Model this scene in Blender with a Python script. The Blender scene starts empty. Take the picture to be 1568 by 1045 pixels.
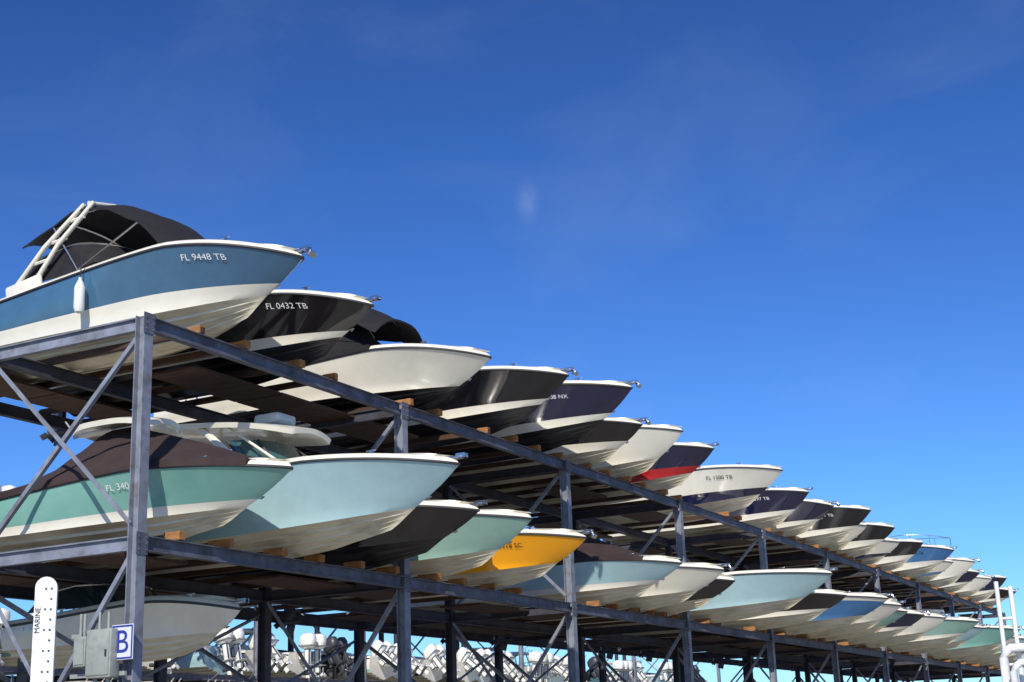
import bpy, bmesh, math, random
from mathutils import Vector, Matrix
random.seed(7)
scene=bpy.context.scene
COL=scene.collection
def s2l(c):
    c=c/255.0
    return c/12.92 if c<=0.04045 else ((c+0.055)/1.055)**2.4
def rgb(r,g,b): return (s2l(r),s2l(g),s2l(b),1)
# ---------------------------------------------------------------- materials
MATS={}
def mat(name,color,rough=0.4,metal=0.0,coat=0.0,var=0.12,scale=3.0,dirt=None,dirt_amt=0.0,bump=0.0,stretch=(1,1,1),trans=0,spec=0.5):
    if name in MATS: return MATS[name]
    m=bpy.data.materials.new(name); m.use_nodes=True
    nt=m.node_tree; N=nt.nodes; Lk=nt.links
    b=N['Principled BSDF']
    tc=N.new('ShaderNodeTexCoord'); mp=N.new('ShaderNodeMapping'); mp.inputs['Scale'].default_value=stretch
    Lk.new(tc.outputs['Object'],mp.inputs['Vector'])
    n=N.new('ShaderNodeTexNoise'); n.inputs['Scale'].default_value=scale; n.inputs['Detail'].default_value=6; n.inputs['Roughness'].default_value=0.65
    Lk.new(mp.outputs[0],n.inputs['Vector'])
    mx=N.new('ShaderNodeMix'); mx.data_type='RGBA'
    c2=[max(0,c*(1-var)) for c in color[:3]]+[1]
    c1=[min(1,c*(1+var*0.5)) for c in color[:3]]+[1]
    mx.inputs[6].default_value=c1; mx.inputs[7].default_value=c2
    cr=N.new('ShaderNodeValToRGB'); cr.color_ramp.elements[0].position=0.35; cr.color_ramp.elements[1].position=0.7
    Lk.new(n.outputs['Fac'],cr.inputs[0]); Lk.new(cr.outputs[0],mx.inputs[0])
    out=mx.outputs[2]
    if dirt is not None:
        n2=N.new('ShaderNodeTexNoise'); n2.inputs['Scale'].default_value=scale*2.3; n2.inputs['Detail'].default_value=8
        Lk.new(mp.outputs[0],n2.inputs['Vector'])
        r2=N.new('ShaderNodeValToRGB'); r2.color_ramp.elements[0].position=0.5; r2.color_ramp.elements[1].position=0.72
        r2.color_ramp.elements[1].color=(dirt_amt,dirt_amt,dirt_amt,1)
        Lk.new(n2.outputs['Fac'],r2.inputs[0])
        m2=N.new('ShaderNodeMix'); m2.data_type='RGBA'
        Lk.new(r2.outputs[0],m2.inputs[0]); Lk.new(out,m2.inputs[6]); m2.inputs[7].default_value=dirt
        out=m2.outputs[2]
    Lk.new(out,b.inputs['Base Color'])
    mr=N.new('ShaderNodeMapRange'); mr.inputs['To Min'].default_value=max(0.03,rough*0.8); mr.inputs['To Max'].default_value=min(1,rough*1.3)
    Lk.new(n.outputs['Fac'],mr.inputs['Value']); Lk.new(mr.outputs[0],b.inputs['Roughness'])
    b.inputs['Metallic'].default_value=metal
    b.inputs['Coat Weight'].default_value=coat; b.inputs['Coat Roughness'].default_value=0.06
    b.inputs['Specular IOR Level'].default_value=spec
    if bump>0:
        bp=N.new('ShaderNodeBump'); bp.inputs['Strength'].default_value=bump; bp.inputs['Distance'].default_value=0.02
        Lk.new(n.outputs['Fac'],bp.inputs['Height']); Lk.new(bp.outputs[0],b.inputs['Normal'])
    MATS[name]=m
    return m
steel=mat('galvanised_steel',rgb(128,134,148),0.6,0.1,var=0.35,scale=2.2,dirt=rgb(84,74,72),dirt_amt=0.55,bump=0.2)
steel_b=mat('painted_beam_steel',rgb(92,96,112),0.6,0.1,var=0.4,scale=2.6,dirt=rgb(76,56,50),dirt_amt=0.7,bump=0.25)
steel_d=mat('aged_steel',rgb(64,66,78),0.7,0.1,var=0.4,scale=2.0,dirt=rgb(58,40,36),dirt_amt=0.7,bump=0.2)  # darker base tone with rust mottling, for inner frames and cradle
wood=mat('bunk_wood',rgb(72,50,38),0.85,var=0.5,scale=3,stretch=(0.5,6,6),bump=0.3)
woodl=mat('plywood',rgb(156,108,60),0.8,var=0.5,scale=4,stretch=(1,5,5),bump=0.2)
white=mat('white_gelcoat',rgb(226,222,207),0.22,coat=0.5,var=0.09,scale=1.5)
cream=mat('cream_bottom',rgb(212,204,180),0.42,coat=0.1,var=0.18,scale=1.6,dirt=rgb(146,130,100),dirt_amt=0.45,stretch=(0.5,1,2.5))
blk=mat('black_gelcoat',rgb(18,17,22),0.1,coat=0.8,var=0.2)
blkb=mat('black_bottom',rgb(24,22,25),0.35,coat=0.2,var=0.3)
navy=mat('navy_gelcoat',rgb(24,26,58),0.1,coat=0.8,var=0.15)
blue=mat('steel_blue_gelcoat',rgb(66,104,134),0.14,coat=0.6,var=0.10)
rblue=mat('royal_blue_gelcoat',rgb(60,110,160),0.15,coat=0.5,var=0.08)
mint=mat('seafoam_gelcoat',rgb(122,174,162),0.15,coat=0.5,var=0.08)
teal=mat('pale_teal_gelcoat',rgb(140,176,164),0.15,coat=0.5,var=0.08)
lblue=mat('ice_blue_gelcoat',rgb(162,194,200),0.15,coat=0.5,var=0.07)
yellow=mat('yellow_gelcoat',rgb(248,168,8),0.15,coat=0.5,var=0.05)
red=mat('red_gelcoat',rgb(170,28,34),0.15,coat=0.4,var=0.05)
canvas=mat('black_canvas',rgb(22,20,25),0.85,var=0.3,scale=5,bump=0.5)
brown=mat('brown_canvas',rgb(52,38,38),0.9,var=0.3,scale=1.6,bump=0.8)
glass=mat('tinted_glass',rgb(30,46,52),0.05,coat=0.8,var=0.1)
glassg=mat('green_glass',rgb(56,88,90),0.05,coat=0.8,var=0.25)
chrome=mat('stainless',rgb(190,190,195),0.25,1.0,var=0.05)
rub=mat('rub_rail',rgb(48,48,52),0.5,var=0.1)
drive=mat('drive_grey',rgb(70,72,78),0.4,0.3,var=0.2)
engw=mat('engine_white',rgb(225,226,222),0.3,coat=0.3,var=0.06)
wpaint=mat('white_paint',rgb(228,230,230),0.4,var=0.08,scale=4,dirt=rgb(150,140,130),dirt_amt=0.4)
boxg=mat('box_grey',rgb(150,156,150),0.5,0.1,var=0.12,scale=4,dirt=rgb(120,105,90),dirt_amt=0.4)
signw=mat('sign_white',rgb(205,208,214),0.5,var=0.05)
signb=mat('sign_blue',rgb(30,50,150),0.5,var=0.05)
letw=mat('letter_white',rgb(225,225,225),0.5,var=0.03)
letk=mat('letter_black',rgb(25,25,28),0.5,var=0.03)
# ---------------------------------------------------------------- helpers
def link(o,parent=None):
    COL.objects.link(o)
    if parent is not None: o.parent=parent
    return o
def empty(name,loc=(0,0,0),rotz=0):
    e=bpy.data.objects.new(name,None); e.location=loc; e.rotation_euler=(0,0,rotz); e.empty_display_size=0.3
    COL.objects.link(e); return e
def bm_obj(name,bm,mats,parent=None,smooth=None,recalc=True):
    if recalc: bmesh.ops.recalc_face_normals(bm,faces=bm.faces)
    me=bpy.data.meshes.new(name); bm.to_mesh(me); bm.free()
    for m in mats: me.materials.append(m)
    if smooth is not None:
        for p in me.polygons: p.use_smooth=True
        me.set_sharp_from_angle(angle=math.radians(smooth))
    return link(bpy.data.objects.new(name,me),parent)
def add_box(bm,c,s,mi=0,rot=None,bev=0):
    r=bmesh.ops.create_cube(bm,size=1.0)
    vs=r['verts']
    M=Matrix.Translation(c)@(rot.to_4x4() if rot is not None else Matrix.Identity(4))@Matrix.Diagonal((s[0],s[1],s[2],1))
    bmesh.ops.transform(bm,matrix=M,verts=vs)
    fs=set(f for v in vs for f in v.link_faces)
    if bev>0:
        es=list(set(e for v in vs for e in v.link_edges))
        r=bmesh.ops.bevel(bm,geom=es,offset=bev,segments=2,affect='EDGES',profile=0.5)
        fs=set(r['faces'])|set(f for f in fs if f.is_valid)
    for f in fs:
        if f.is_valid: f.material_index=mi
def frame(p0,p1,up=Vector((0,0,1))):
    d=(p1-p0).normalized()
    s=d.cross(up)
    if s.length<1e-4: s=d.cross(Vector((1,0,0)))
    s.normalize(); u=s.cross(d).normalized()
    return d,s,u
def extrude_sec(bm,p0,p1,sec,mi=0,up=Vector((0,0,1))):
    p0=Vector(p0);p1=Vector(p1)
    d,s,u=frame(p0,p1,up)
    a=[bm.verts.new(p0+s*x+u*y) for x,y in sec]; b=[bm.verts.new(p1+s*x+u*y) for x,y in sec]
    n=len(sec)
    for i in range(n):
        f=bm.faces.new((a[i],a[(i+1)%n],b[(i+1)%n],b[i])); f.material_index=mi
    f=bm.faces.new(a[::-1]); f.material_index=mi
    f=bm.faces.new(b); f.material_index=mi
def isec(w,h,tf=0.02,tw=0.015):
    W=w/2;H=h/2;t=tw/2
    return [(-W,-H),(W,-H),(W,-H+tf),(t,-H+tf),(t,H-tf),(W,H-tf),(W,H),(-W,H),(-W,H-tf),(-t,H-tf),(-t,-H+tf),(-W,-H+tf)]
def lsec(w,t=0.012):
    return [(0,0),(w,0),(w,t),(t,t),(t,w),(0,w)]
def tube(bm,pts,r,mi=0,n=8):
    pts=[Vector(p) for p in pts]
    rings=[]
    for i,p in enumerate(pts):
        if i==0: d=pts[1]-pts[0]
        elif i==len(pts)-1: d=pts[-1]-pts[-2]
        else: d=(pts[i+1]-pts[i]).normalized()+(pts[i]-pts[i-1]).normalized()
        d.normalize()
        ref=Vector((0,0,1)) if abs(d.z)<0.9 else Vector((0,1,0))
        s=d.cross(ref).normalized();u=s.cross(d)
        rings.append([bm.verts.new(p+s*r*math.cos(2*math.pi*k/n)+u*r*math.sin(2*math.pi*k/n)) for k in range(n)])
    for a,b in zip(rings,rings[1:]):
        for k in range(n):
            f=bm.faces.new((a[k],a[(k+1)%n],b[(k+1)%n],b[k])); f.material_index=mi
    bm.faces.new(rings[0][::-1]).material_index=mi; bm.faces.new(rings[-1]).material_index=mi
def grid(bm,P,mi=0,closed=False):
    V=[[bm.verts.new(p) for p in row] for row in P]
    for i in range(len(V)-1):
        for j in range(len(V[0])-1):
            f=bm.faces.new((V[i][j],V[i+1][j],V[i+1][j+1],V[i][j+1])); f.material_index=mi
    return V
def slab(bm,P,Q,mi=0):
    A=grid(bm,P,mi); B=grid(bm,Q,mi)
    n=len(A);m=len(A[0])
    def q(a,b,c,d):
        f=bm.faces.new((a,b,c,d)); f.material_index=mi
    for i in range(n-1):
        q(A[i][0],A[i+1][0],B[i+1][0],B[i][0]); q(A[i][-1],A[i+1][-1],B[i+1][-1],B[i][-1])
    for j in range(m-1):
        q(A[0][j],A[0][j+1],B[0][j+1],B[0][j]); q(A[-1][j],A[-1][j+1],B[-1][j+1],B[-1][j])
def text_mesh(s,size=0.15):
    cu=bpy.data.curves.new('txt','FONT'); cu.body=s; cu.size=size; cu.align_x='CENTER'; cu.align_y='CENTER'
    o=bpy.data.objects.new('txt',cu); COL.objects.link(o)
    dg=bpy.context.evaluated_depsgraph_get(); dg.update()
    me=bpy.data.meshes.new_from_object(o.evaluated_get(dg))
    bpy.data.objects.remove(o); return me
def flat_text(name,s,size,loc,rot,m,parent):
    me=text_mesh(s,size); me.materials.clear(); me.materials.append(m)
    o=bpy.data.objects.new(name,me); o.location=loc; o.rotation_euler=rot; link(o,parent); return o
# ---------------------------------------------------------------- hull
def lerp(a,b,f): return a+(b-a)*f
class Hull:
    def __init__(s,L=7.6,B=2.45,Hb=1.4,Hs=1.1,plan=2.7,drop=0.16,flare=0.9,dead=0.33,ck=.45):
        s.L=L;s.B=B;s.Hb=Hb;s.Hs=Hs;s.plan=plan;s.drop=drop;s.flare=flare;s.dead=dead;s.ck=ck
    def S(s,t):
        q=max(0,(t-.42)/.58)
        y=s.B/2*(.93+.07*min(1,t/.38))*max(0,(1-q**s.plan))**.8
        z=s.Hs+(s.Hb-s.Hs)*min(1,t/.72)**1.3-s.drop*max(0,(t-.72)/.28)**2
        return Vector((s.L*t,y,z))
    def C(s,t):
        q=max(0,(t-.36)/.64)
        y=s.B/2*.90*max(0,(1-q**2.6))**.95
        z=s.dead+(s.Hb*s.ck-s.dead)*max(0,(t-.5)/.5)**1.7
        return Vector((s.L*.905*t,y,z))
    def K(s,t):
        return Vector((s.L*(.80*t+.055*max(0,(t-.5)/.5)**2),0,s.Hb*.22*max(0,(t-.68)/.32)**2.0))
    def top(s,t,g):
        a=s.C(t);b=s.S(t)
        e=1+s.flare*max(0,(t-.35)/.65)
        return Vector((lerp(a.x,b.x,g)+.10*math.sin(math.pi*g)*max(0,t-.8)*5*.6,lerp(a.y,b.y,g**e)+0.05*math.sin(math.pi*g)*(1-t)*s.B/2.4,lerp(a.z,b.z,g)))
    def n(s,t):
        if t>0.999: return Vector((1,0,0))
        a=s.S(max(0,t-.004)); b=s.S(min(1,t+.004)); d=b-a
        return Vector((-d.y,d.x,0)).normalized()
    def section(s,t):
        K=s.K(t);C=s.C(t); out=[]
        fade=min(1,(1-t)*6)
        def bt(f,dz=0):
            p=K.lerp(C,f); p.z+=dz*fade; p.z-=0.08*math.sin(math.pi*f)*max(0,t-.4)*fade; return p
        out.append((bt(0),'bot'))
        for f in (.27,.52,.77):
            out.append((bt(f-.04),'bot')); out.append((bt(f+.015,-.045),'bot')); out.append((bt(f+.02,0.004),'bot'))
        out.append((bt(.93,-.005),'bot'))
        out.append((C.copy()+Vector((0,.012*fade,-.02*fade)),'low'))
        for g,k in ((.10,'low'),(.2,'low2'),(.30,'main'),(.5,'main'),(.68,'main'),(.84,'hi'),(.93,'hi')):
            out.append((s.top(t,g),k))
        n=s.n(t); S=s.S(t); up=Vector((0,0,1))
        n2=Vector((n.x,n.y,0))
        def ins(d,h):
            p=S+n2*d+up*h
            if p.y<0: p.y=0
            if t>0.999: p.y=0
            return p
        out.append((ins(0,0),'rub')); out.append((ins(.03,.01),'rub')); out.append((ins(.03,.04),'rub'))
        out.append((ins(0,.05),'cap')); out.append((ins(-.03,.10),'cap')); out.append((ins(-.08,.135),'cap'))
        out.append((ins(-.2,.145),'deck'))
        p=S.copy(); p.y*=.4; p.z+=.19
        if t>.95: p.z=S.z+.145+(.045*(1-t)/.05)
        out.append((p,'deck'))
        p=Vector((p.x,0,p.z+.01)); out.append((p,'deck'))
        return out
KEYS=['bot','low','low2','main','hi','rub','cap','deck']
def ts(n=36):
    return [1-(1-i/n)**1.5 for i in range(n+1)]
def build_hull(H,style,parent):
    bm=bmesh.new()
    secs=[H.section(t) for t in ts()]
    for sgn in (-1,1):
        V=[]
        for sec in secs:
            V.append([bm.verts.new((p.x,sgn*p.y,p.z)) for p,k in sec])
        for i in range(len(V)-1):
            for j in range(len(V[0])-1):
                ps=[V[i][j],V[i+1][j],V[i+1][j+1],V[i][j+1]]
                f=bm.faces.new(ps); f.material_index=KEYS.index(secs[i][j][1])
        c=bm.verts.new((0,0,H.Hs*.5))
        for j in range(len(V[0])-1):
            f=bm.faces.new((c,V[0][j],V[0][j+1])); f.material_index=KEYS.index('main')
    bmesh.ops.remove_doubles(bm,verts=bm.verts,dist=0.0008)
    bmesh.ops.dissolve_degenerate(bm,edges=bm.edges,dist=0.0005)
    mats=[style[k] for k in KEYS]
    return bm_obj('hull',bm,mats,parent,smooth=28)
def hull_text(H,s,parent,x0,g0=.72,size=.15,m=letw,side=-1):
    me=text_mesh(s,size)
    bm=bmesh.new(); bm.from_mesh(me)
    bmesh.ops.triangulate(bm,faces=bm.faces[:])
    bm.to_mesh(me); bm.free()
    me.materials.clear(); me.materials.append(m)
    h=max(.2,H.S(.8).z-H.C(.8).z)
    for v in me.vertices:
        g=g0+v.co.y/h
        x=x0+v.co.x*1.12
        t=x/(H.L*(.905+.095*g)); p=H.top(min(t,1),g)
        px=H.top(min(t+.01,1),g)-p; pz=H.top(min(t,1),g+.02)-p
        n=px.cross(pz).normalized()
        if n.y<0: n=-n
        q=p+n*0.03
        v.co=(q.x,side*q.y,q.z)
    o=bpy.data.objects.new('registration_number',me); link(o,parent)
def windshield(H,parent,t0=.48,h=.42,m=glass):
    bm=bmesh.new()
    x0=H.L*t0
    S=H.S(t0); w=S.y*.86; zb=S.z+.13
    P=[];Q=[]
    for i in range(13):
        a=-1+2*i/12
        bx=x0+1.0*math.cos(a*1.35)-.2; y=w*math.sin(a*math.pi/2)
        P.append([Vector((bx,y,zb)),Vector((bx-.35,y*.93,zb+h*.6)),Vector((bx-.55,y*.9,zb+h))])
        Q.append([p+Vector((-.02,0,0)) for p in P[-1]])
    slab(bm,P,Q,0)
    tube(bm,[p[2] for p in P],.02,1,6)
    for sg in (-1,1):
        e=P[0] if sg<0 else P[-1]
        rows=[[e[0],e[2]],[Vector((x0-1.6,sg*w,zb)),Vector((x0-1.3,sg*w*.93,zb+h*.75))]]
        slab(bm,rows,[[p+Vector((0,-sg*.02,0)) for p in r] for r in rows],0)
        tube(bm,[e[2],rows[1][1]],.018,1,6)
    bm_obj('windshield',bm,[m,chrome],parent,smooth=40)
def bow_gear(H,parent,anchor=1):
    bm=bmesh.new(); L=H.L;z=H.S(1).z
    e=H.top(1,.25); tube(bm,[(e.x-.02,-.03,e.z-.03),(e.x+.05,-.02,e.z),(e.x+.05,.02,e.z),(e.x-.02,.03,e.z-.03)],.012,0,6)
    if anchor:
        add_box(bm,(L-.05,0,z+.14),(.3,.12,.05),0,bev=.012)
        for sy in (-.05,.05): add_box(bm,(L+.07,sy,z+.16),(.18,.014,.08),0)
        tube(bm,[(L+.12,-.055,z+.14),(L+.12,.055,z+.14)],.03,1)
    if anchor>1:
        tube(bm,[(L-.25,0,z+.2),(L+.1,0,z+.19),(L+.2,0,z+.08)],.018,0)
        add_box(bm,(L+.19,0,z+.05),(.08,.2,.1),0,rot=Matrix.Rotation(.6,3,'Y'),bev=.02)
    tube(bm,[(L-.35,0,z+.15),(L-.35,0,z+.22)],.03,0,8)
    for t in (.3,.86):
        S=H.S(t)
        for sg in (-1,1):
            add_box(bm,(S.x,sg*(S.y-.09),S.z+.18),(.2,.025,.025),0,bev=.008); add_box(bm,(S.x,sg*(S.y-.09),S.z+.155),(.05,.03,.04),0)
    for t in (.12,.16):
        p=H.top(t,.8); 
        for sg in (-1,1): tube(bm,[(p.x,sg*(p.y-.02),p.z),(p.x,sg*(p.y+.012),p.z)],.03,0,8)
    bm_obj('bow_fittings',bm,[chrome,rub],parent,smooth=40)
def bow_rail(H,parent,h=.45,t0=.55):
    bm=bmesh.new()
    for sg in (-1,1):
        pts=[]
        for i in range(9):
            t=lerp(t0,.99,i/8); S=H.S(t); hh=h*min(1,i/1.5)
            pts.append(Vector((S.x-.03,sg*max(0,S.y-.08),S.z+.14+hh)))
            if i in(2,4,6,8): tube(bm,[(S.x-.03,sg*max(0,S.y-.08),S.z+.12),pts[-1]],.014,0,6)
        tube(bm,pts,.016,0,6)
    bm_obj('bow_rail',bm,[chrome],parent,smooth=60)
def sterndrive(H,parent):
    bm=bmesh.new()
    add_box(bm,(-.18,0,.42),(.42,.3,.34),0,bev=.06)
    add_box(bm,(-.42,0,.12),(.3,.14,.75),0,bev=.05)
    add_box(bm,(-.5,0,-.02),(.62,.3,.03),0,bev=.01)
    tube(bm,[(-.12,0,-.28),(-.2,0,-.28),(-.55,0,-.28),(-.66,0,-.28)],.075,0,10)
    add_box(bm,(-.4,0,-.45),(.24,.03,.26),0,rot=Matrix.Rotation(.3,3,'Y'),bev=.01)
    for k in range(3):
        a=k*2.094
        add_box(bm,(-.72,.12*math.sin(a),-.28+.12*math.cos(a)),(.03,.13,.2),1,rot=Matrix.Rotation(-a,3,'X')@Matrix.Rotation(.5,3,'Z'),bev=.012)
    bm_obj('sterndrive',bm,[drive,chrome],parent,smooth=40)
OUT={}
def outboard(parent,y,z=.75,tilt=0.0,m=engw,x=-.35,sc=1.0):
    key=m.name
    if key not in OUT:
        bm=bmesh.new()
        secs=[(0.0,.2,.14),(.08,.3,.2),(.3,.34,.22),(.48,.3,.19),(.56,.16,.1)]
        rings=[]
        for zz,a,b in secs:
            rings.append([bm.verts.new((-.05+a*(abs(math.cos(k*math.pi/8))**.7)*(1 if math.cos(k*math.pi/8)>0 else -1)-zz*.1,b*(abs(math.sin(k*math.pi/8))**.7)*(1 if math.sin(k*math.pi/8)>0 else -1),zz+.25)) for k in range(16)])
        for A,B in zip(rings,rings[1:]):
            for k in range(16): bm.faces.new((A[k],A[(k+1)%16],B[(k+1)%16],B[k]))
        bm.faces.new(rings[0][::-1]); bm.faces.new(rings[-1])
        add_box(bm,(-.08,0,-.05),(.24,.15,.62),1,bev=.04)
        add_box(bm,(-.14,0,-.34),(.5,.26,.03),1,bev=.01)
        add_box(bm,(-.08,0,-.5),(.2,.08,.4),1,bev=.02)
        tube(bm,[(.16,0,-.64),(.05,0,-.64),(-.2,0,-.64),(-.28,0,-.64)],.065,1,10)
        add_box(bm,(-.08,0,-.8),(.18,.025,.22),1,bev=.008)
        add_box(bm,(.18,0,.0),(.18,.26,.3),1,bev=.03)
        add_box(bm,(-.1,0,.36),(.6,.47,.05),3,bev=.02)
        for k in range(3):
            a=k*2.094
            add_box(bm,(-.32,.1*math.sin(a),-.64+.1*math.cos(a)),(.03,.11,.18),2,rot=Matrix.Rotation(-a,3,'X')@Matrix.Rotation(.5,3,'Z'),bev=.01)
        o=bm_obj('outboard_engine',bm,[m,drive,chrome,rub],None,smooth=45)
        OUT[key]=o.data
        bpy.data.objects.remove(o)
    o=bpy.data.objects.new('outboard_engine',OUT[key]); o.location=(x,y,z); o.rotation_euler=(0,tilt,0); o.scale=(sc,sc,sc); link(o,parent)
def canopy(parent,x0,x1,w,zp,m=canvas,drop=.22,bars=True,zdeck=1.3):
    bm=bmesh.new(); P=[];Q=[]
    n=16
    for i in range(n+1):
        f=i/n; k=f*(len(zp)-1); a=int(min(k,len(zp)-2)); ff=k-a; ff=ff*ff*(3-2*ff)*.5+ff*.5
        z=lerp(zp[a],zp[a+1],ff)
        row=[]
        for j in range(11):
            v=-1+j/5
            ww=w*(1-.12*(2*f-1)**2)
            row.append(Vector((lerp(x0,x1,f)+.12*v*v*(1 if f<.5 else -1)*abs(2*f-1),ww*math.copysign(abs(v)**.9,v),z-drop*abs(v)**2.5-.025*math.sin(f*math.pi*4)**2*(1-abs(v)))))
        P.append(row);Q.append([p+Vector((0,0,-.035)) for p in row])
    slab(bm,P,Q,0)
    if bars:
        for f in (0.25,.55,.85):
            i=int(f*n); pts=[p+Vector((0,0,-.06)) for p in P[i]]
            tube(bm,pts,.02,1,6)
        xm=lerp(x0,x1,.45)
        for sg in (-1,1):
            for f in (.25,.85):
                i=int(f*n); e=P[i][0] if sg<0 else P[i][-1]
                tube(bm,[e+Vector((0,0,-.05)),(xm,sg*w*1.02,zdeck+.12)],.018,1,6)
    bm_obj('bimini_top',bm,[m,chrome],parent,smooth=50)
def wake_arch(parent,w,xb,xt,zb,zt):
    bm=bmesh.new()
    for sg in (-1,1):
        for dx in (0,.42):
            p=[(xb+dx*1.1,sg*w,zb),(lerp(xb,xt,.45)+dx*.8,sg*w*.98,lerp(zb,zt,.5)),(xt+dx*.55,sg*w*.9,zt)]
            tube(bm,p,.045,0,8)
        for f in (.3,.55,.8):
            a=Vector((lerp(xb,xt,f)-.02,sg*w*(1-.1*f),lerp(zb,zt,f))); tube(bm,[a,a+Vector((.36,0,.03))],.03,0,6)
        add_box(bm,(xb+.25,sg*w,zb-.02),(.85,.1,.3),0,bev=.04,rot=Matrix.Rotation(-.15,3,'Y'))
    tube(bm,[(xt+.1,-w*.9,zt),(xt+.15,-w*.4,zt+.12),(xt+.15,w*.4,zt+.12),(xt+.1,w*.9,zt)],.045,0,8)
    bm_obj('arch',bm,[white],parent,smooth=50)
def cover(H,parent,peak_t,peak_z,m=brown,t0=.03,t1=.9,wid=.15,pw=1.15,bulge=.9):
    bm=bmesh.new(); P=[]
    N=34
    for i in range(N+1):
        t=lerp(t0,t1,i/N); S=H.S(t); base=S.z+.14
        d=(t-peak_t)
        if abs(d)<wid*.5: r=1.0
        else:
            dd=abs(d)-wid*.5
            span=(t1-peak_t-wid*.5) if d>0 else (peak_t-wid*.5-t0)
            r=max(0,1-dd/max(.05,span))**pw
        zc=base+.03+(peak_z-base)*r
        row=[]
        for j in range(17):
            v=-1+j/8
            a=abs(v)
            zz=lerp(zc,base+.0,a**(1.0+bulge*r))-.03*math.sin(math.pi*a)*r+.022*math.sin(i*1.9+j)*math.sin(math.pi*a)
            yy=v*(S.y+.04)
            row.append(Vector((S.x,yy,zz)))
        row=[Vector((row[0].x,row[0].y,base-.12))]+row+[Vector((row[-1].x,row[-1].y,base-.12))]
        P.append(row)
    V=grid(bm,P,0)
    bm.faces.new(V[0]); bm.faces.new(V[-1][::-1])
    bm_obj('canvas_cover',bm,[m],parent,smooth=60)
def ttop(parent,x0,x1,w,z,zdeck,m=white,radar=False,legs=True,ws=True,rake=.0,consolez=.3,console=True,rx=.5):
    bm=bmesh.new(); P=[];Q=[]
    n=16
    for i in range(n+1):
        f=i/n; s=2*f-1
        ww=w*(1-abs(s)**4*.45); row=[]
        for j in range(13):
            v=-1+j/6
            row.append(Vector((lerp(x0,x1,f)-.1*v*v*s*.6,ww*v,z+.09*(1-v*v)-.08*abs(s)**3+rake*(-s)*.5)))
        P.append(row);Q.append([Vector((p.x*.985+.015*(x0+x1)/2,p.y*.97,p.z-.09)) for p in row])
    slab(bm,P,Q,0)
    if legs:
        xm=(x0+x1)/2
        zt=z-.04
        for sg in (-1,1):
            tube(bm,[(x0+.45,sg*w*.8,zt+rake*.35),(x0+.15,sg*w*.9,zdeck)],.035,0)
            tube(bm,[(x0+.8,sg*w*.8,zt+rake*.25),(x0+.5,sg*w*.9,zdeck)],.03,0)
            tube(bm,[(xm-.05,sg*w*.85,zt),(xm+1.35,sg*w*.9,zdeck)],.065,0)
            tube(bm,[(xm+.5,sg*w*.8,zt-rake*.1),(xm+1.9,sg*w*.75,zdeck+.15)],.025,0)
            tube(bm,[(x0+.3,sg*w*.85,lerp(zdeck,z,.5)),(x0+.65,sg*w*.85,lerp(zdeck,z,.5))],.022,0)
    if console: add_box(bm,((x0+x1)/2+.1,0,zdeck+consolez/2-.1),(1.5,w*1.1,consolez+.5),0,bev=.1)
    if ws:
        xm=(x0+x1)/2+.9
        Pg=[];Qg=[]
        for i in range(9):
            a=-1+i/4
            bx=xm+.75*math.cos(a*1.5); y=w*.8*math.sin(a*math.pi/2)
            Pg.append([Vector((bx+.25,y,zdeck)),Vector((bx-.45,y*.95,lerp(zdeck,z,.7)))]); Qg.append([p+Vector((-.02,0,0)) for p in Pg[-1]])
        slab(bm,Pg,Qg,1)
        for g in (Pg[0],Pg[2],Pg[6],Pg[8]): tube(bm,[g[0]+Vector((.02,0,0)),g[1]+Vector((.02,0,0))],.025,3,6)
        tube(bm,[g[0] for g in Pg],.03,0,6)
    if radar:
        zr=z+rake*(-rx/(x1-x0))
        add_box(bm,((x0+x1)/2+rx,0,zr+.2),(.6,.6,.22),0,bev=.09)
        add_box(bm,((x0+x1)/2+rx,0,zr+.08),(.3,.3,.12),0,bev=.02)
    for sy in (-.6,-.2,.2,.6): tube(bm,[(x0+.1,w*sy,z-.05+rake*.4),(x0-.08,w*sy,z+.16+rake*.4)],.02,2,6)
    tube(bm,[(x0+.4,w*.6,z),(x0+.1,w*.6,z+.02),(x0-.5,w*.62,z+.35)],.012,2,6)
    bm_obj('t_top',bm,[m,glassg,chrome,rub],parent,smooth=45)
def fender(parent,x,y,z):
    bm=bmesh.new()
    rings=[]
    for zz,r in ((-.3,.03),(-.28,.07),(-.2,.095),(.16,.095),(.25,.06),(.3,.03),(.34,.03)):
        rings.append([bm.verts.new((x+r*math.cos(k*math.pi/6),y+r*math.sin(k*math.pi/6),z+zz)) for k in range(12)])
    for A,B in zip(rings,rings[1:]):
        for k in range(12): bm.faces.new((A[k],A[(k+1)%12],B[(k+1)%12],B[k]))
    bm.faces.new(rings[0][::-1]);bm.faces.new(rings[-1])
    tube(bm,[(x,y,z+.32),(x,y+.02,z+.78)],.01,1,6)
    bm_obj('fender',bm,[engw,rub],parent,smooth=40)
H2=8.5; H1=4.97
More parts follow.
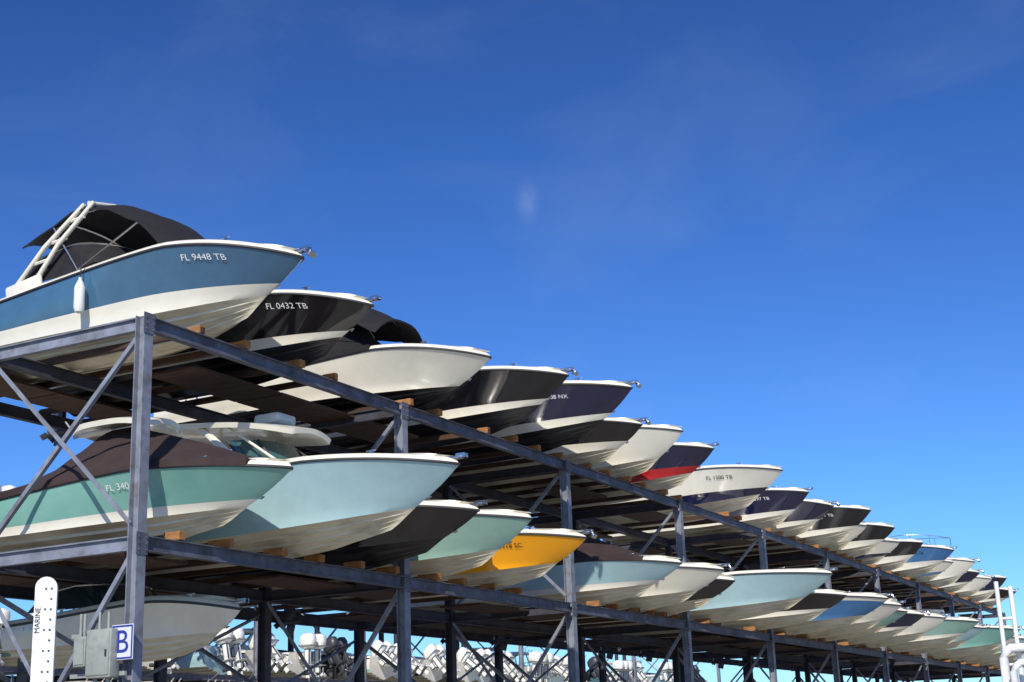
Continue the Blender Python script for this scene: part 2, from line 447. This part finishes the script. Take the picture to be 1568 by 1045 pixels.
def boat(y,bowx,lev,L=7.6,B=2.4,Hb=1.4,Hs=1.12,style=None,name='motorboat',z0=0.03,kind='bow',txt=None,txtx=None,txtm=letw,**kw):
    hk={k:kw[k] for k in('plan','drop','flare','dead','ck') if k in kw}
    H=Hull(L,B,Hb,Hs,**hk)
    e=empty(name,(bowx-L,y,lev+z0))
    build_hull(H,style,e)
    bow_gear(H,e,kw.get('anchor',random.choice([0,0,1,1,2])))
    if kw.get('ws'): windshield(H,e,t0=kw.get('wt',.45))
    if kw.get('rail'): bow_rail(H,e)
    if txt: hull_text(H,txt,e,txtx or L*.78,m=txtm,g0=kw.get('tg',.74),size=kw.get('tsize',.15))
    if kind=='bow': sterndrive(H,e)
    else:
        outboard(e,-.38,Hs*.85,tilt=.85); outboard(e,.38,Hs*.85,tilt=.85)
    return e,H
def st(main,bot=cream,low=None,low2=None,hi=None,cap=white,deck=white,rubm=rub):
    return {'main':main,'bot':bot,'low':low or main,'low2':low2 or main,'hi':hi or main,'rub':rubm,'cap':cap,'deck':deck}
# ---------------------------------------------------------------- top tier
e,H=boat(18.75,-13.75,H2,L=7.7,B=2.5,Hb=1.44,Hs=.95,drop=.28,plan=3.0,style=st(blue,low=white,low2=white,hi=blue),txt='FL 9448 TB',txtx=6.25,tg=.82,tsize=.14,anchor=2)
canopy(e,2.0,5.7,1.08,[2.45,2.62,2.85,2.75,2.4,1.75],drop=.26,zdeck=1.3)
wake_arch(e,1.16,2.2,3.7,1.3,2.66)
windshield(H,e,t0=.5,h=.6,m=canvas)
fender(e,4.0,-1.36,.8)
e,H=boat(21.5,-14.15,H2,L=7.4,B=2.4,Hb=1.36,Hs=1.0,drop=.28,plan=3.0,style=st(blk,bot=blkb,low=white,low2=blk),txt='FL 0432 TB',txtx=6.0,tg=.8,tsize=.14,ws=True,anchor=1)
e,H=boat(25.3,-13.75,H2,L=8.0,B=2.5,Hb=1.12,Hs=.82,drop=.26,style=st(white,bot=blkb,low=white),ws=True,plan=3.4,anchor=0,ck=.34,dead=.3)
canopy(e,2.9,5.95,1.15,[2.1,2.4,2.55,2.4,2.0],drop=.42)
cover(H,e,.5,2.05,m=canvas,t0=.25,t1=.72,wid=.2)
e,H=boat(28.7,-13.6,H2,L=7.6,B=2.4,Hb=1.36,Hs=1.05,drop=.2,style=st(blk,bot=blkb,low=white,low2=blk),ws=True,anchor=2)
e,H=boat(31.2,-13.1,H2,L=8,B=2.4,Hb=1.46,Hs=1.1,style=st(navy,bot=blkb,low=white,low2=navy),txt='FL 2508 NX',ws=True,tsize=.13,anchor=2)
e,H=boat(34.1,-14.1,H2,L=7,B=2.3,Hb=1.2,Hs=1.0,style=st(blk,low=white,low2=white,cap=white),ws=True)
e,H=boat(36.5,-13.9,H2,L=7.5,B=2.4,Hb=1.42,Hs=1.1,style=st(white),kind='out')
e,H=boat(39.2,-14.0,H2,L=7.5,B=2.4,Hb=1.38,Hs=1.1,style=st(navy,low=red,low2=red),ws=True)
specs=[(44.4,-13.6,8.2,2.7,1.42,st(white,low=navy,low2=navy),1),
(48.9,-14.1,7.4,2.4,1.35,st(navy,low=white,low2=navy),1),(51.6,-14.0,7.4,2.4,1.35,st(navy,low=white),1),(54.6,-13.4,7.6,2.4,1.4,st(blk,low=white),1),
(57,-14.2,7.2,2.3,1.15,st(white),0),(59.5,-13.7,7.4,2.4,1.35,st(blk,low=white,low2=white),1),(62.8,-14.3,7,2.3,1.1,st(white,low=navy),1),(66.0,-14,7.4,2.4,1.35,st(blk,low=white,low2=white),1),
(69.2,-13.3,7.6,2.4,1.4,st(rblue,low=white,low2=white),2),(72.3,-14,7.2,2.3,1.1,st(white,low=rblue),1),(75.3,-13.5,7.6,2.4,1.4,st(white),0),(79,-14,7.2,2.3,1.2,st(navy,low=white),1),
(82.5,-14,7.2,2.3,1.15,st(white),0),(86,-13.8,7.6,2.4,1.4,st(navy,low=white),1),(90,-14,7.2,2.3,1.1,st(blk,low=white),1)]
for i,(y,bx,L,B,Hb,s_,k) in enumerate(specs):
    e,H=boat(y,bx,H2,L=L,B=B,Hb=Hb+.03,Hs=Hb*random.uniform(.70,.82),plan=random.uniform(2.5,3.3),drop=random.uniform(.1,.28),style=s_,ws=(k>0),rail=(k==2),txt='FL %d TB'%(1200+i*397) if k else None,kind='bow' if k else 'out',txtm=letw if s_['main'] in(navy,blk) else letk)
    if i in (1,3,5,7,11): cover(H,e,.4,Hb+.45,m=canvas,t1=.8)
# ---------------------------------------------------------------- middle tier
e,H=boat(18.35,-13.65,H1,L=9.0,B=2.4,Hb=1.1,Hs=.70,drop=.1,plan=3.0,style=st(mint,low=white,low2=mint),kind='out',txt='FL 3406 TK',txtx=6.45,tg=.72,tsize=.14,name='center_console_boat',flare=.8,anchor=0)
cover(H,e,.60,2.12,m=brown,t0=.40,t1=.94,wid=.06,pw=1.0,bulge=.3)
ttop(e,4.55,6.45,.68,2.16,1.3,legs=False,ws=False,console=False)
e,H=boat(21.0,-12.1,H1,L=9.2,B=2.65,Hb=1.44,Hs=1.0,drop=.16,plan=3.0,style=st(lblue,low=lblue),kind='out',name='center_console_boat',flare=1.2,anchor=1)
ttop(e,2.5,6.2,1.1,2.48,1.3,radar=True,rake=.35,consolez=.1,rx=.95)
e,H=boat(23.45,-13.1,H1,L=8,B=2.3,Hb=1.05,Hs=.9,style=st(blk,bot=blkb),txt=None,ws=True,anchor=1)
e,H=boat(26.2,-13.4,H1,L=8,B=2.4,Hb=1.25,Hs=1.0,style=st(teal),kind='out',name='center_console_boat',anchor=0)
cover(H,e,.45,1.8,t1=.8)
e,H=boat(28.7,-13.35,H1,L=7.6,B=2.35,Hb=1.12,Hs=.9,style=st(yellow,low=yellow,low2=yellow),txt='FL 9978 SC',txtx=6.0,txtm=letk,tg=.7,tsize=.13,ws=True,anchor=2)
e,H=boat(34.2,-13.3,H1,L=8,B=2.4,Hb=1.06,Hs=.86,style=st(lblue,low=white),kind='out',name='center_console_boat',txt='Salt Drift',txtm=signb,txtx=1.9,tsize=.3,tg=.5,anchor=0)
cover(H,e,.5,1.85,t1=.9,wid=.35)
e,H=boat(36.8,-13.1,H1,L=8,B=2.4,Hb=1.1,Hs=.9,style=st(white),ws=True,anchor=2)
cover(H,e,.45,1.75,t1=.85)
e,H=boat(38.7,-13.5,H1,L=7,B=1.6,Hb=1.0,Hs=.85,style=st(blk,bot=cream))
e,H=boat(41.9,-11.6,H1,L=9.3,B=2.6,Hb=1.25,Hs=.98,drop=.1,style=st(lblue),kind='out',name='center_console_boat')
specs=[(46.2,-12.4,8,2.2,1.05,st(blk,low=white),1),(49.2,-11.8,8.4,2.5,1.12,st(rblue,hi=white),1),(51.9,-12,8,2.3,1.08,st(white),0),(54.0,-12.3,8,2.3,1.02,st(teal),0),
(57.2,-12.4,8,2.4,1.1,st(navy,low=white),1),(60.2,-12.2,8,2.4,1.15,st(white),0),(64.4,-11.7,8.5,2.5,1.2,st(teal,low=white),0),(67.2,-12,8,2.4,1.1,st(lblue),0),
(72.3,-11.3,8.6,2.6,1.25,st(mint),0),(76,-12,8,2.4,1.1,st(white),0),(80,-12,8,2.4,1.2,st(lblue),0),(83.5,-12.3,8,2.4,1.1,st(navy,low=white),1),(87.6,-12,8,2.4,1.2,st(white),0),(91,-12,8,2.4,1.2,st(lblue),0)]
for i,(y,bx,L,B,Hb,s_,k) in enumerate(specs):
    e,H=boat(y,bx,H1,L=L,B=B,Hb=Hb,Hs=Hb*random.uniform(.74,.84),plan=random.uniform(2.5,3.2),style=s_,ws=(k>0),kind='bow' if k else 'out')
    if k==0 and i%2==0: ttop(e,L*.3,L*.6,.95,2.3,1.2)
    elif k==0: cover(H,e,.45,1.7,m=random.choice([brown,canvas,rblue]),t1=.8)
e,H=boat(20.3,-16.2,3.30,L=4.7,B=2.1,Hb=.92,Hs=.72,style=st(white),ws=True,anchor=1)
# ---------------------------------------------------------------- rack
X0=-15.47; Y0=16.86; BAY=7.66; NB=10; XM=-18.9; XR=-21.7
def rack(name,X0,XM,XR,Y0,nb,levels,brace=True,steelf=steel,beamf=steel_b):
    R=empty(name,(0,0,0))
    bp=bmesh.new(); bb=bmesh.new(); bi=bmesh.new(); br=bmesh.new(); bg=bmesh.new(); bc=bmesh.new()
    sg=1 if XM<X0 else -1
    top=levels[-1]
    for k in range(nb+1):
        y=Y0+k*BAY
        extrude_sec(bp,(X0,y,0),(X0,y,top),isec(.2,.2,.016,.012),up=Vector((1,0,0)))
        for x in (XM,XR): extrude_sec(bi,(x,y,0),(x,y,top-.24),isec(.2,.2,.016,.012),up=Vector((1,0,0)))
        for x in (X0,XM,XR): add_box(bg,(x,y,.02),(.4,.4,.04))
        for lv in levels:
            extrude_sec(bc if k==0 else bi,(X0-sg*.11,y,lv-.125),(XR-sg*.3,y,lv-.125),isec(.12,.22))
            add_box(bg,(X0+.108*sg,y,lv-.14),(.012,.26,.34))
            for a in (-.08,.08):
                for b in (-.1,.0,.1):
                    bmesh.ops.create_cone(bg,segments=6,radius1=.016,radius2=.016,depth=.02,cap_ends=True,matrix=Matrix.Translation((X0+.122*sg,y+a,lv-.14+b))@Matrix.Rotation(math.pi/2,4,'Y'))
            if brace:
                zlo=(levels[levels.index(lv)-1]+.05) if levels.index(lv)>0 else .3
                zhi=lv-.28
                d=.03
                extrude_sec(br,(X0-.1*sg,y+d,zhi),(XM+.1*sg,y+d,zlo),lsec(.075))
                extrude_sec(br,(X0-.1*sg,y-d-.06,zlo+.1),(XM+.1*sg,y-d-.06,zhi),lsec(.075))
    for lv in levels:
        for k in range(nb):
            y=Y0+k*BAY
            extrude_sec(bb,(X0+.03*sg,y+.104,lv-.125),(X0+.03*sg,y+BAY-.104,lv-.125),isec(.14,.235,.018,.012))
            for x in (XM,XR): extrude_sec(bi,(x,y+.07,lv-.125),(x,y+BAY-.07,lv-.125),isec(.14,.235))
    for x in (XM,XR):
        for k in range(nb):
            if (k+(x==XR))%2==0 or x==XR:
                y=Y0+k*BAY
                extrude_sec(br,(x,y+.12,levels[0]-.5),(x,y+BAY-.12,1.6),lsec(.07),up=Vector((1,0,0)))
                extrude_sec(br,(x-.09,y+.12,1.6),(x-.09,y+BAY-.12,levels[0]-.5),lsec(.07),up=Vector((1,0,0)))
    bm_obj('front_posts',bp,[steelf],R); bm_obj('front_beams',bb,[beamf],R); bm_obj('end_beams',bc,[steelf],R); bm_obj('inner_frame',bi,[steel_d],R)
    bm_obj('cross_braces',br,[steelf],R); bm_obj('connection_plates',bg,[beamf],R)
    return R
R=rack('boat_storage_rack',X0,XM,XR,Y0,NB,[H1,H2])
flat_text('label','5K',.16,(X0+.115,Y0+.25,H1-.125),(math.pi/2,0,math.pi/2),letk,R)
for k in range(0,22):
    for lv,base in((H1,200),(H2,300)):
        flat_text('label','%d'%(base+k),.15,(X0+.113,Y0+1.3+k*BAY/3+ (.25 if k%3==0 else 0),lv-.125),(math.pi/2,0,math.pi/2),letk,R)
bw=bmesh.new(); bl=bmesh.new()
for o in list(bpy.data.objects):
    if o.type=='EMPTY' and 'boat' in o.name and 'rack' not in o.name:
        z=o.location.z-.03; y=o.location.y
        if z<4: continue
        for d in (-.58,.58):
            add_box(bw,((X0+XR)/2-.05,y+d,z+.06),(abs(XR-X0)+.3,.1,.11))
            w_=random.uniform(.1,.18)
            add_box(bl,(X0-.05,y+d,z+.075),(random.uniform(.25,.5),w_,.14),bev=.01)
bm_obj('wooden_bunks',bw,[wood],R); bm_obj('bunk_end_blocks',bl,[woodl],R)
bd=bmesh.new()
for lv in (H1,H2):
    for k in range(NB):
        y=Y0+k*BAY
        for j in range(3):
            for xx,w in ((XM+1.75,1.1),(XM-1.5,1.0)):
                if random.random()<.5: add_box(bd,(xx,y+BAY*(j+.5)/3,lv-.1),(w,BAY/3-.05,.05))
bm_obj('deck_planks',bd,[wood],R)
# ---------------------------------------------------------------- rear rack, boats with sterns toward the camera
L1=4.75; L2=8.7
R2=rack('boat_storage_rack',-37,-41,-45,9.2,12,[L1,L2])
styles=[st(white),st(white,low=navy),st(lblue),st(white),st(blk,low=white),st(white,low=teal)]
protos=[]
for i,s_ in enumerate(styles):
    e,H=boat(0,0,0,L=7.6,B=2.4,Hb=1.1,Hs=.9,style=s_,kind='out',name='stored_boat')
    for c in list(e.children):
        if c.name.startswith('outboard'): bpy.data.objects.remove(c)
    for dy in ((-.36,.36) if i!=3 else (-.7,0,.7)): outboard(e,dy,.9,tilt=[0,.7,.2,-.1,.5,.9][i],m=engw if i!=4 else drive,sc=1.15)
    if i%3==0: ttop(e,2.3,4.6,.95,2.2,1.1,ws=False)
    elif i!=2: cover(H,e,.5,1.5,m=canvas if i==4 else white)
    protos.append(e)
def place(e,loc,rz):
    n=bpy.data.objects.new(e.name.split('.')[0],None); n.location=loc; n.rotation_euler=(0,0,rz); COL.objects.link(n)
    for c in e.children:
        d=bpy.data.objects.new(c.name.split('.')[0],c.data); d.location=c.location; d.rotation_euler=c.rotation_euler; d.scale=c.scale; d.parent=n; COL.objects.link(d)
for j in range(12):
    for q in range(3):
        y=9.2+j*BAY+1.35+q*2.5
        if random.random()<.9: place(protos[random.randrange(6)],(-37.4+random.uniform(-.4,.7),y,L1+.03),math.pi+random.uniform(-.02,.02))
        if y<75 and random.random()<.7: place(protos[random.randrange(6)],(-37.4+random.uniform(-.4,.5),y,L2+.03),math.pi)
        if y<80: place(protos[random.randrange(6)],(-33.0+random.uniform(-.4,.7),y+1,2.0),math.pi+random.uniform(-.02,.02))
for e in protos:
    for c in list(e.children): bpy.data.objects.remove(c)
    bpy.data.objects.remove(e)
# low cradles that carry the front ground row
cr_=empty('boat_cradle',(0,0,0)); bm=bmesh.new()
for x in (-40,-36):
    add_box(bm,(x,46,1.9),(.2,74,.18))
    for k in range(20): add_box(bm,(x,10+k*3.8,.9),(.16,.16,1.8))
bm_obj('cradle_frame',bm,[steel_d],cr_)
# ---------------------------------------------------------------- small things at the post
E=empty('electrical_box',(-15.78,16.55,3.18))
bm=bmesh.new()
add_box(bm,(0,0,0),(.5,.2,.72),0,bev=.02); add_box(bm,(0,-.108,0),(.44,.016,.64),0,bev=.006); add_box(bm,(.17,-.12,0),(.03,.02,.1),1)
add_box(bm,(-.42,.02,.05),(.24,.16,.45),0,bev=.015); add_box(bm,(-.42,-.068,.05),(.19,.014,.38),0)
for x in(-.48,-.4,-.1,.08): tube(bm,[(x,.02,.2),(x,.02,.62)],.022,0,8)
for x in(-.15,.1): tube(bm,[(x,.02,-.3),(x,.02,-3.2)],.03,0,8)
add_box(bm,(-.2,.13,.3),(1.1,.05,.06),0); add_box(bm,(-.2,.13,-.3),(1.1,.05,.06),0)
bm_obj('box',bm,[boxg,rub],E,smooth=40)
Sg=empty('letter_sign',(-15.44,16.6,3.33))
bm=bmesh.new(); add_box(bm,(0,0,0),(.42,.02,.52),0,bev=.004)
for c,s in (((0,-.012,.235),(.40,.006,.025)),((0,-.012,-.235),(.40,.006,.025)),((-.19,-.012,0),(.025,.006,.445)),((.19,-.012,0),(.025,.006,.445))): add_box(bm,c,s,1)
add_box(bm,(0,.06,0),(.08,.1,.3),0)
bm_obj('panel',bm,[signw,signb],Sg)
flat_text('letter','B',.48,(0,-.016,-.01),(math.pi/2,0,0),signb,Sg)
Pp=empty('perforated_post',(-9.16,8.92,0),math.radians(40))
bm=bmesh.new()
W=.088;T=.05;Ht=3.12
out=[(-W,0),(W,0)]+[(W*math.cos(a),Ht-W+W*math.sin(a)) for a in [math.pi*i/12 for i in range(13)]]
A=[bm.verts.new((x,-T,z)) for x,z in out];Bv=[bm.verts.new((x,T,z)) for x,z in out]
n=len(out)
bm.faces.new(A);bm.faces.new(Bv[::-1])
for i in range(n):
    bm.faces.new((A[i],A[(i+1)%n],Bv[(i+1)%n],Bv[i]))
for i in range(34):
    z=Ht-.1-i*.085
    for x in ((.045,) if i%2 else (.045,.0)):
        bmesh.ops.create_cone(bm,segments=12,radius1=.009,radius2=.009,depth=.004,cap_ends=True,matrix=Matrix.Translation((x,-T-.002,z))@Matrix.Rotation(math.pi/2,4,'X'))
for f in bm.faces:
    c=f.calc_center_median()
    if c.y<-T-.001: f.material_index=1
bm_obj('post',bm,[wpaint,drive],Pp)
flat_text('lettering','MARINE',.06,(-.055,-T-.004,Ht-.36),(math.pi/2,-math.pi/2,0),letk,Pp)
Wf=empty('white_pipe_railing',(-3.1,18.5,0))
bm=bmesh.new()
tube(bm,[(0,0,0),(0,0,3.35)],.028); tube(bm,[(.16,.0,0),(.16,.0,3.28)],.028)
for z in (2.35,2.9): tube(bm,[(0,0,z),(.16,0,z)],.018)
tube(bm,[(0,-.1,0),(0,-.1,2.42),(.03,-.1,2.5),(.1,-.1,2.54),(1.6,-.1,2.54)],.055,0,12)
tube(bm,[(.12,-.25,0),(.12,-.25,2.25),(.15,-.25,2.32),(.22,-.25,2.36),(1.6,-.25,2.36)],.045,0,12)
bm_obj('pipes',bm,[wpaint],Wf,smooth=50)
# ---------------------------------------------------------------- ground
bm=bmesh.new(); bmesh.ops.create_grid(bm,x_segments=2,y_segments=2,size=1500)
gm=mat('concrete_ground',(0.30,0.28,0.24,1),0.9,var=0.25,scale=0.15,dirt=(0.16,0.15,0.13,1),dirt_amt=.5)
bm_obj('ground',bm,[gm])
# ---------------------------------------------------------------- sun + sky
sd=Vector((0.30,-0.80,0)).normalized(); el=math.radians(38)
sun_dir=Vector((sd.x*math.cos(el),sd.y*math.cos(el),math.sin(el)))
ld=bpy.data.lights.new('sun','SUN'); ld.energy=4.9; ld.angle=math.radians(.5); ld.color=(1,.93,.81)
lo=bpy.data.objects.new('sun',ld); lo.rotation_euler=sun_dir.to_track_quat('Z','Y').to_euler(); lo.location=(0,0,60); COL.objects.link(lo)
w=bpy.data.worlds.new('World'); scene.world=w; w.use_nodes=True
N=w.node_tree.nodes;Lk=w.node_tree.links
bg=N['Background']; sky=N.new('ShaderNodeTexSky'); sky.sky_type='NISHITA'; sky.sun_disc=False
sky.sun_elevation=el; sky.sun_rotation=math.atan2(sd.x,sd.y); sky.air_density=1.0; sky.dust_density=0.3; sky.ozone_density=3.0
def mul(a,col):
    m=N.new('ShaderNodeMix'); m.data_type='RGBA'; m.blend_type='MULTIPLY'; m.inputs[0].default_value=1
    Lk.new(a,m.inputs[6]); m.inputs[7].default_value=(*col,1); return m.outputs[2]
s1=mul(sky.outputs[0],(.1,.1,.1))
gma=N.new('ShaderNodeGamma'); gma.inputs[1].default_value=1.45; Lk.new(s1,gma.inputs[0])
s2=mul(gma.outputs[0],(7.6,11.6,17.2))
tc=N.new('ShaderNodeTexCoord'); mp=N.new('ShaderNodeMapping'); mp.inputs['Scale'].default_value=(2.2,1.6,5.0); mp.inputs['Rotation'].default_value=(.3,.35,.5); mp.inputs['Location'].default_value=(3.1,1.7,.4)
nz=N.new('ShaderNodeTexNoise'); nz.inputs['Scale'].default_value=1.9; nz.inputs['Detail'].default_value=9; nz.inputs['Roughness'].default_value=.55; nz.inputs['Distortion'].default_value=.5
Lk.new(tc.outputs['Generated'],mp.inputs[0]); Lk.new(mp.outputs[0],nz.inputs['Vector'])
cr=N.new('ShaderNodeValToRGB'); cr.color_ramp.elements[0].position=.5; cr.color_ramp.elements[1].position=.85; cr.color_ramp.elements[1].color=(.12,.12,.12,1)
Lk.new(nz.outputs['Fac'],cr.inputs[0])
wd=Vector((-926,1840,802)).normalized()
vs=N.new('ShaderNodeVectorMath'); vs.operation='SUBTRACT'; vs.inputs[1].default_value=wd; Lk.new(tc.outputs['Generated'],vs.inputs[0])
vm=N.new('ShaderNodeVectorMath'); vm.operation='MULTIPLY'; vm.inputs[1].default_value=(1,1,.5); Lk.new(vs.outputs[0],vm.inputs[0])
vl=N.new('ShaderNodeVectorMath'); vl.operation='LENGTH'; Lk.new(vm.outputs[0],vl.inputs[0])
mr=N.new('ShaderNodeMapRange'); mr.interpolation_type='SMOOTHSTEP'; mr.inputs['From Min'].default_value=.0; mr.inputs['From Max'].default_value=.012; mr.inputs['To Min'].default_value=.26; mr.inputs['To Max'].default_value=0; Lk.new(vl.outputs['Value'],mr.inputs['Value'])
n3=N.new('ShaderNodeTexNoise'); n3.inputs['Scale'].default_value=90; n3.inputs['Detail'].default_value=6; Lk.new(tc.outputs['Generated'],n3.inputs['Vector'])
mm=N.new('ShaderNodeMath'); mm.operation='MULTIPLY'; Lk.new(mr.outputs[0],mm.inputs[0]); Lk.new(n3.outputs['Fac'],mm.inputs[1])
ad=N.new('ShaderNodeMath'); ad.operation='ADD'; Lk.new(cr.outputs[0],ad.inputs[0]); Lk.new(mm.outputs[0],ad.inputs[1])
cm=N.new('ShaderNodeMix'); cm.data_type='RGBA'; Lk.new(ad.outputs[0],cm.inputs[0]); Lk.new(s2,cm.inputs[6]); cm.inputs[7].default_value=(4.5,5.6,8.0,1)
Lk.new(cm.outputs[2],bg.inputs[0]); bg.inputs[1].default_value=.1
# ---------------------------------------------------------------- camera
a=math.radians(27.6); p=math.radians(15.8); rr=.037
h=Vector((-math.sin(a),math.cos(a),0)); r=Vector((math.cos(a),math.sin(a),0))
F=h*math.cos(p)+Vector((0,0,math.sin(p))); U=Vector((0,0,math.cos(p)))-h*math.sin(p)
Xc=(r-U*rr).normalized(); Yc=(U+r*rr).normalized(); Zc=-F
cam=bpy.data.cameras.new('camera'); cam.sensor_width=36; cam.lens=2200/1568*36; cam.clip_end=6000
co=bpy.data.objects.new('camera',cam); COL.objects.link(co)
M=Matrix(((Xc.x,Yc.x,Zc.x,0),(Xc.y,Yc.y,Zc.y,0),(Xc.z,Yc.z,Zc.z,1.6),(0,0,0,1)))
co.matrix_world=M
scene.camera=co
scene.view_settings.view_transform='Standard'; scene.view_settings.look='None'; scene.view_settings.exposure=0
